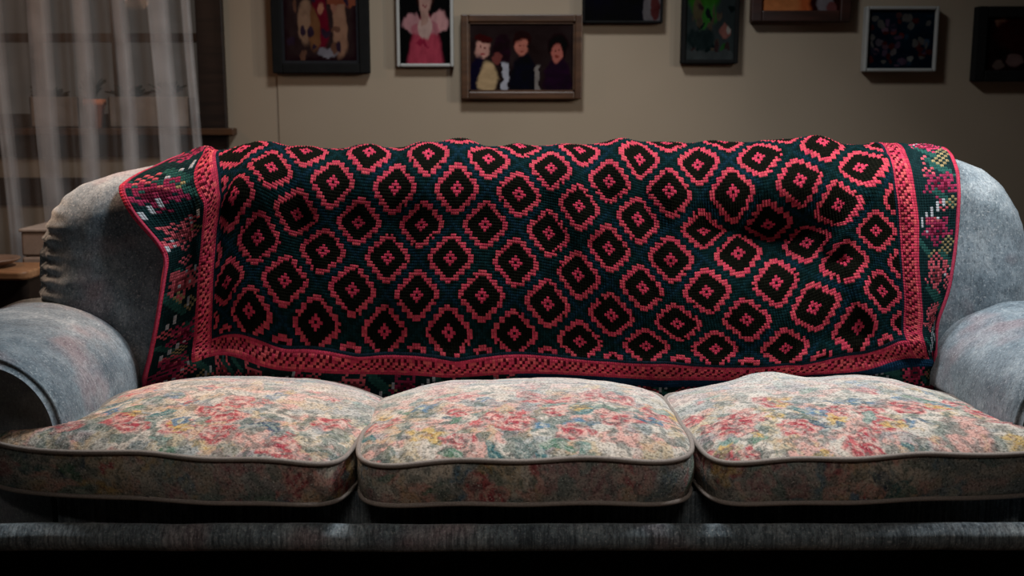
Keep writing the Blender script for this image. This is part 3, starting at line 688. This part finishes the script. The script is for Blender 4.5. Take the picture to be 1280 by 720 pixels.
# beyond the crest: carry each column on over the back at its true stitch length
silc = np.interp(X, gx, sil)
STEP = .0873/12
A2 = A.copy(); X2 = X.copy()
for i in range(nk):
    ok = (PY[i] > silc[i]+7) & (rs > -1.2)
    idx = np.where(ok)[0]
    j0 = idx[0]
    # require contiguity
    for jj in range(len(idx)-1, 0, -1):
        if idx[jj]-idx[jj-1] > 1: j0 = idx[jj]; break
    for j in range(j0-1, -1, -1):
        A2[i, j] = A2[i, j+1]+STEP
        X2[i, j] = X2[i, j+1] + (0.6*(X[i, j0]-X[i, min(j0+6, nr-1)])/6)*math.exp(-(j0-j)/12)
for _ in range(6):   # soften joins
    A2[1:-1, 1:-1] = .25*(A2[:-2, 1:-1]+A2[2:, 1:-1])+.5*A2[1:-1, 1:-1]
    A2[1:-1, 1:-1] = (A2[1:-1, 1:-1]*2+A2[1:-1, :-2]+A2[1:-1, 2:])/4
Y, Z = surf(X2, A2)
# surface normal in the YZ plane, plus displacement for folds
Y1, Z1 = surf(X2, A2+.01); Y0_, Z0_ = surf(X2, A2-.01)
ty, tz = Y1-Y0_, Z1-Z0_; ln = np.hypot(ty, tz)+1e-6; ny, nz2 = -tz/ln, ty/ln
disp = np.full(X.shape, .018)
def ridge(x0, y0, x1, y1, wd, amp, taper=True):
    """soft fold along a line on the draped cloth (picture units used only to read its place)"""
    global disp
    dx, dy = x1-x0, y1-y0; L2 = dx*dx+dy*dy; t_ = ((PX-x0)*dx+(PY-y0)*dy)/L2; tc = np.clip(t_, 0, 1)
    d = np.hypot(PX-(x0+tc*dx), PY-(y0+tc*dy)); e = np.sin(np.clip(t_*.96+.02, 0, 1)*math.pi)**.5 if taper else 1
    disp = disp + amp*np.exp(-(d/wd)**2)*e
disp += (fbm(KK*.55, RR*.35, 31)-.5)*.016 + (fbm(KK*1.4, RR*.7, 33)-.5)*.008
ridge(845, 190, 838, 330, 22, .016); ridge(790, 195, 815, 290, 12, -.010); ridge(700, 185, 735, 300, 26, .009); ridge(655, 190, 672, 260, 14, -.006)
ridge(1108, 205, 1045, 320, 17, .040); ridge(900, 225, 1060, 240, 16, .012); ridge(1060, 330, 1105, 430, 14, .018); ridge(1085, 250, 1065, 300, 9, -.012); ridge(1000, 260, 950, 330, 34, -.010)
ridge(1010, 385, 930, 440, 20, .012); ridge(1000, 440, 1150, 425, 13, .020, False); ridge(262, 190, 246, 440, 11, .012, False)
ridge(257, 195, 262, 260, 5, -.006); ridge(1133, 190, 1150, 430, 11, .010, False); ridge(205, 320, 180, 470, 9, .010, False); ridge(150, 240, 205, 320, 10, .012)
ridge(250, 443, 1150, 456, 12, .016, False); ridge(360, 190, 420, 300, 20, .007); ridge(520, 190, 560, 330, 26, .006)
disp -= .010*sstep(RB1+.1, RB1+.5, RR)*sstep(2, 6, KK)
# the top edge rumples along the crest
crest = np.exp(-((RR-.2)/1.3)**2); disp += crest*(.008*np.sin(KK*1.05+1.0)+.006*np.sin(KK*2.1+.3)+.005*np.sin(KK*3.7))
# knitted relief: columns of V stitches
disp += np.where((np.arange(nk) % 2)[:, None] == 1, .0012, -.0008)
disp = np.where(disp < .012, .012+.3*(disp-.012), disp)
Yb = Y+ny*disp; Zb = Z+nz2*disp
Yb = np.minimum(Yb, np.where(A2 < .6, Y-.005, 9)); 
Vb = np.stack([X2, Yb, Zb], -1)

# stitch colours
def stitch_colour(S, T):
    c = np.zeros(S.shape+(3,)); rnd = rng.random(S.shape); rnd2 = rng.random(S.shape)
    teal = np.array([.005, .026, .032]); navy = np.array([.007, .030, .056]); black = np.array([.006, .006, .004])
    nb = fbm(S*.07, T*.07, 40)[..., None]
    c[:] = teal*(1-sstep(.45, .6, nb))+navy*sstep(.45, .6, nb)
    gapc = None
    pink = np.array([.50, .042, .082]); coral = np.array([.62, .095, .105]); rose = np.array([.34, .022, .05])
    def pk(n_): return pink*(1-n_[..., None])+(coral*.6+rose*.4)*n_[..., None]
    # nearest medallion centre (k + r odd)
    best = np.full(S.shape, 1e9); DX = np.zeros(S.shape); DY = np.zeros(S.shape)
    kf = np.floor(S/12); rf = np.floor(T/12)
    for a in (-1, 0, 1, 2):
        for b in (-1, 0, 1, 2):
            k = kf+a; r = rf+b; ok = ((k+r) % 2 == 1); dx = S-12*k; dy = T-12*r; m = abs(dx)+abs(dy)+np.where(ok, 0, 1e6)
            u = m < best; best = np.where(u, m, best); DX = np.where(u, dx, DX); DY = np.where(u, dy, DY)
    D = abs(DX)+abs(DY); M = np.maximum(abs(DX), abs(DY))
    od = ((abs(DX)-abs(DY)) % 4 < 2)
    inside = (D <= 9+od) & (M <= 8); inner = (D <= 7) & (M <= 6)
    ring = inside & ~inner
    ragged = (rnd > .05)
    dkf = sstep(9.5, 14, D)[..., None]; c = c*dkf+np.array([.003, .011, .010])*(1-dkf)
    c[inside] = black; 
    c[ring & ragged] = pk(rnd)[ring & ragged]
    fl = (D <= 2) & (D >= 1) | ((abs(DX) == 2) & (abs(DY) == 0))
    c[fl] = (pink*1.05)
    field = (S >= 12*KL2) & (S < 12*KR2) & (T < 12*RB2)
    kl2, kl1, kr2, kr1, rb2, rb1 = [round(12*v) for v in (KL2, KL1, KR2, KR1, RB2, RB1)]
    # lattice bands
    def band(b, al, w_):
        n_ = np.where((rnd2 > .5)[..., None], pink*1.05, coral)*(.85+.3*rnd)[..., None]
        dot = ((b == 2) & (al % 3 == 0)) | ((b == w_-3) & (al % 3 == 1)) | ((b == w_//2) & (al % 3 == 2)) | ((b == 1) & (al % 2 == 0) & (rnd > .35))
        n_[dot] = np.array([.07, .006, .012]); 
        e = (b == 0) | (b == w_-1); n_[e] = pink*.9
        return n_
    outer = (S < kl1) | (S >= kr1) | (T >= rb1)
    bl = (S >= kl1) & (S < kl2) & (T < rb1); br = (S >= kr2) & (S < kr1) & (T < rb1); bb = (T >= rb2) & (T < rb1) & (S >= kl1) & (S < kr1)
    c = np.where(bb[..., None], band(T-rb2, S, rb1-rb2), c); 
    c = np.where(bl[..., None], band(S-kl1, T, kl2-kl1), c); c = np.where(br[..., None], band(S-kr2, T, kr1-kr2), c)
    # dark piping line just inside the bands
    ln_ = ((S == kl2) | (S == kr2-1)) & (T < rb2) | ((T == rb2-1) & (S >= kl2) & (S < kr2)); c[ln_] = np.array([.01, .02, .03])
    # floral border
    dk_ = np.array([.007, .022, .024])
    fc = np.zeros(c.shape); fc[:] = dk_; 
    x0, x1, t1 = S.min(), S.max(), T.max()
    r_ = random.Random(12); pts = []
    hw = (kl1-x0)/2
    tt = -50
    while tt < t1:
        for cx in (x0+hw+.5, kr1+(x1-kr1)/2): pts.append((cx+r_.uniform(-2, 2), tt+r_.uniform(-2, 2), r_.choice([0, 0, 1, 2])))
        for cx, wd in ((x0, kl1-x0), (kr1, x1-kr1)):
            for _ in range(8): pts.append((cx+r_.uniform(2, wd-1), tt+r_.uniform(3, 17), r_.choice([3, 4, 5, 3, 5, 6, 6])))
        tt += 17
    xx = x0+6
    while xx < x1:
        pts.append((xx+r_.uniform(-2, 2), rb1+(t1-rb1)*.42, r_.choice([0, 0, 1, 2])))
        for _ in range(8): pts.append((xx+r_.uniform(3, 17), r_.uniform(rb1+1, t1-1), r_.choice([3, 4, 5, 3, 5, 6, 6])))
        xx += 18
    cols = [np.array([.55, .05, .12]), np.array([.30, .03, .08]), np.array([.60, .11, .14])]
    for cx, ct, k in pts:
        dx = S-cx; dy = T-ct; rr = np.hypot(dx, dy)
        if k < 3:
            m = (rr < 5.0+1.2*np.sin(np.arctan2(dy, dx)*5)) & outer; sel = m & (((2*S+T) % 4 != 0)) & (rng.random(S.shape) > .12); fc[sel] = cols[k]*.85; fc[(rr < 2.2) & (rr > 1) & outer] = cols[k]*.3
        elif k == 3:
            m = (abs(dx-dy) < 1.5) & (abs(dx+dy) < 6) & outer; fc[m] = np.array([.02, .075, .065])
        elif k == 4:
            m = (abs(dx)+abs(dy) < 3) & outer & ((S+T) % 2 == 0); fc[m] = np.array([.26, .20, .10])
        elif k == 6:
            m = (rr < 2.3) & outer & ((S+T) % 2 == 0); fc[m] = cols[2]*.8
        else:
            m = (abs(dx+dy) < 1.5) & (abs(dx-dy) < 7) & outer & (S % 2 == 0); fc[m] = np.array([.38, .40, .43])
    hem = outer & (T >= rb1) & (T < rb1+3) & (S > 12*9); fc[hem] = np.array([.008, .030, .062])
    c = np.where(outer[..., None], fc, c)
    edge = (S < x0+1) | (S > x1-1) | (T > t1-1); c[edge] = pink*.95
    c *= (.80+.40*rng.random(S.shape))[..., None]
    return c
Sg = np.arange(Sx0, Sx1)[:, None]*np.ones((1, nr-1), int); Tg = np.arange(T0_, T1_)[None, :]*np.ones((len(Sg), 1), int)
sc_ = stitch_colour(Sg.astype(int), Tg.astype(int))          # (nS, nr-1, 3)
fc = np.repeat(sc_, 2, axis=0).reshape(-1, 3)                  # two half-stitch faces per stitch
fq = grid_faces(nk, nr)
cc = np.repeat(fc, 4, axis=0)
uv = np.stack([KK*12, np.broadcast_to(rs*12, KK.shape)], -1).reshape(-1, 2)
blk = thing('blanket', 'knitted pink and dark teal medallion blanket draped over the sofa back', 'blanket', (.03, 2.66, .45))
bo = from_np('blanket_cloth', Vb.reshape(-1, 3), fq, M_knit, blk, True, ('CORNER', cc), uv)
m = bo.modifiers.new('s', 'SOLIDIFY'); m.thickness = .005; m.offset = -1
# bound edge: a rolled cord along both sides and the hem
M_edge = mat_plain('edge_binding', (.34, .035, .07), .9, .1, .35, 260)
sm = Vb[::1]
for pts_ in (sm[1, ::2], sm[-2, ::2]):
    P = pts_.copy(); P[:, 1] -= .002; 
    for _ in range(3): P[1:-1] = (P[:-2]+2*P[1:-1]+P[2:])/4
    tv, tq = tube_np(P, .0046, 8); from_np('edge_binding', tv, tq, M_edge, blk)

# ------------------------------------------------------------------ side tables and box
Xt, _, Zt = [float(q) for q in at(44, 336, 3.16)]
tb = thing('side_table', 'narrow dark side table with orange-brown wooden top left of the sofa', 'table', (Xt-.35, 3.2, 0))
def slab(bm, x0, x1, y0, y1, z0, z1, r, n=10):
    pts = []
    for cx, cy, a0 in ((x1-r, y1-r, 0), (x0+r, y1-r, 90), (x0+r, y0+r, 180), (x1-r, y0+r, 270)):
        for k in range(n+1):
            a = math.radians(a0+90*k/n); pts.append((cx+r*math.cos(a), cy+r*math.sin(a)))
    lo = [bm.verts.new((x, y, z0)) for x, y in pts]; hi = [bm.verts.new((x, y, z1)) for x, y in pts]
    for i in range(len(pts)): j = (i+1) % len(pts); bm.faces.new([lo[i], lo[j], hi[j], hi[i]])
    bm.faces.new(hi); bm.faces.new(lo[::-1])
bm = bmesh.new(); slab(bm, Xt-.70, Xt, 3.10, 3.30, Zt-.026, Zt, .03); bm_obj('tabletop', bm, M_tablewood, tb, bevel=.006)
bm = bmesh.new(); slab(bm, Xt-.68, Xt-.012, 3.12, 3.29, .08, Zt-.026, .02); bm_obj('cabinet_body', bm, M_darkwood, tb)
for lx in (Xt-.66, Xt-.04):
    for ly in (3.14, 3.26):
        bm = bmesh.new(); lathe(bm, [(.012, 0), (.016, .04), (.02, .08)], lx, ly, 16); bm_obj('foot', bm, M_darkwood, tb, True)
Xp = float(at(23, 325, 3.2)[0])
bm = bmesh.new(); R_ = .085; pcx = Xp-R_; zz_ = Zt
prof_ = [(.04, zz_), (.045, zz_+.004), (.06, zz_+.010), (R_-.004, zz_+.020), (R_, zz_+.024), (R_-.002, zz_+.027), (R_-.02, zz_+.020), (.05, zz_+.010), (.01, zz_+.009)]
lathe(bm, prof_, pcx, 3.20, 64)
pl = bm_obj('plate', bm, mat_plain('brown_dish', (.20, .12, .08), .5, .4), None, True); tag(pl, 'shallow brown dish on the side table left of the sofa', 'dish')
# tall tan hamper
x0, _, z1 = [float(q) for q in at(45, 281, 3.5)]; z1_ = z1
hp = thing('hamper', 'tall tan fabric hamper standing between side table and sofa', 'hamper', (x0+.15, 3.5, 0))
M_hamper = mat_plain('tan_canvas', (.30, .215, .165), .95, .1, .12, 60)
def tapered(bm, xa, xb, ya, yb, z0, z1, tp):
    vs = []
    for z, e in ((z0, tp), (z1, 0)):
        vs += [bm.verts.new(p) for p in [(xa-e, ya-e, z), (xb+e, ya-e, z), (xb+e, yb+e, z), (xa-e, yb+e, z)]]
    for f in [(0,3,2,1),(4,5,6,7),(0,1,5,4),(1,2,6,5),(2,3,7,6),(3,0,4,7)]: bm.faces.new([vs[i] for i in f])
bm = bmesh.new(); zmid = float(at(45, 322, 3.36)[2]); tapered(bm, x0, x0+.30, 3.38, 3.66, 0, zmid, .03); bm_obj('basket_body', bm, M_hamper, hp, bevel=.008)
bm = bmesh.new(); tapered(bm, x0+.002, x0+.298, 3.382, 3.658, zmid+.002, z1_-.008, .001); bm_obj('upper_panel', bm, M_hamper, hp, bevel=.006)
bm = bmesh.new(); box(bm, x0-.003, x0+.303, 3.377, 3.663, z1_-.010, z1_); bm_obj('rim', bm, mat_plain('pale_rim', (.42, .33, .27), .8, .2), hp, bevel=.003)
# right end table
xr, _, zr2 = [float(q) for q in at(1266, 344, 3.0)]
et = thing('end_table', 'red-brown wooden end table with beaded corner post at right edge', 'table', (xr+.22, 3.2, 0))
bm = bmesh.new(); box(bm, xr-.01, xr+.45, 2.98, 3.40, zr2-.014, zr2); bm_obj('tabletop', bm, mat_wood('lighter_oak', (.20, .11, .06), (.34, .20, .12)), et, bevel=.004)
bm = bmesh.new(); box(bm, xr+.005, xr+.44, 3.02, 3.38, .12, zr2-.014); bm_obj('cabinet_body', bm, M_redwood, et, bevel=.004)
for (lx, ly) in ((float(at(1281, 360, 3.0)[0]), 3.0), (xr+.425, 3.0), (xr+.03, 3.385), (xr+.425, 3.385)):
    bm = bmesh.new(); pr_ = [(.012, 0)]
    zz = .02
    while zz < zr2-.03: 
        pr_ += [(.009, zz), (.015, zz+.006), (.016, zz+.011), (.015, zz+.016)]; zz += .022
    pr_.append((.010, zr2-.015)); lathe(bm, pr_, lx, ly, 20); bm_obj('beaded_post', bm, M_tablewood, et, True)

# ------------------------------------------------------------------ lights
def area(name, loc, target, size, power, col, sy=None):
    l = bpy.data.lights.new(name, 'AREA'); l.energy = power; l.color = col; l.size = size
    if sy: l.shape = 'RECTANGLE'; l.size_y = sy
    o = bpy.data.objects.new(name, l); C.objects.link(o); o.location = loc
    o.rotation_euler = (Vector(target)-Vector(loc)).to_track_quat('-Z', 'Y').to_euler(); return o
fl = area('floor_lamp', (1.45, 2.30, 1.80), (.75, 2.55, .70), .18, 9, (.92, .96, 1.0)); fl.data.spread = math.radians(120)
area('ceiling_lamp', (.0, 2.72, 2.47), (.0, 2.45, .4), .34, 34, (.92, .97, 1.0)).data.spread = math.radians(155)
rl = area('front_fill', (.05, .7, 1.95), (.05, 2.0, .40), 1.7, .8, (1.0, .93, .86), .15); rl.data.spread = math.radians(42)  # added wide fill from the front for the cushion fronts, no real fixture
sp = bpy.data.lights.new('wall_spot', 'SPOT'); sp.energy = 72; sp.color = (1.0, .84, .68); sp.spot_size = math.radians(52); sp.spot_blend = 1; sp.shadow_soft_size = .04
so = bpy.data.objects.new('wall_spot', sp); C.objects.link(so); so.location = (2.1, 2.2, 1.62); so.rotation_euler = (Vector((-.95, 3.9, .6))-Vector(so.location)).to_track_quat('-Z', 'Y').to_euler()
wl_ = bpy.data.lights.new('table_lamp', 'POINT'); wl_.energy = 6; wl_.color = (1.0, .56, .34); wl_.shadow_soft_size = .08
wo = bpy.data.objects.new('table_lamp', wl_); C.objects.link(wo); wo.location = (-1.75, 2.95, 1.65)
s2 = bpy.data.lights.new('shoulder_fill', 'SPOT'); s2.energy = 85; s2.color = (1.0, .66, .46); s2.spot_size = math.radians(44); s2.spot_blend = .8; s2.shadow_soft_size = .05  # added warm spot brightening the left shoulder of the backrest, no shelf here
so2 = bpy.data.objects.new('shoulder_fill', s2); C.objects.link(so2); so2.location = (-1.55, 3.0, 1.75); so2.rotation_euler = (Vector((-1.0, 2.78, .95))-Vector(so2.location)).to_track_quat('-Z', 'Y').to_euler()
w = bpy.data.worlds.new('world'); bpy.context.scene.world = w; w.use_nodes = True
w.node_tree.nodes['Background'].inputs[0].default_value = (.032, .027, .023, 1); w.node_tree.nodes['Background'].inputs[1].default_value = 1
vs = bpy.context.scene.view_settings; vs.view_transform = 'Standard'; vs.look = 'None'; vs.gamma = 1; vs.use_curve_mapping = False; vs.exposure = 0
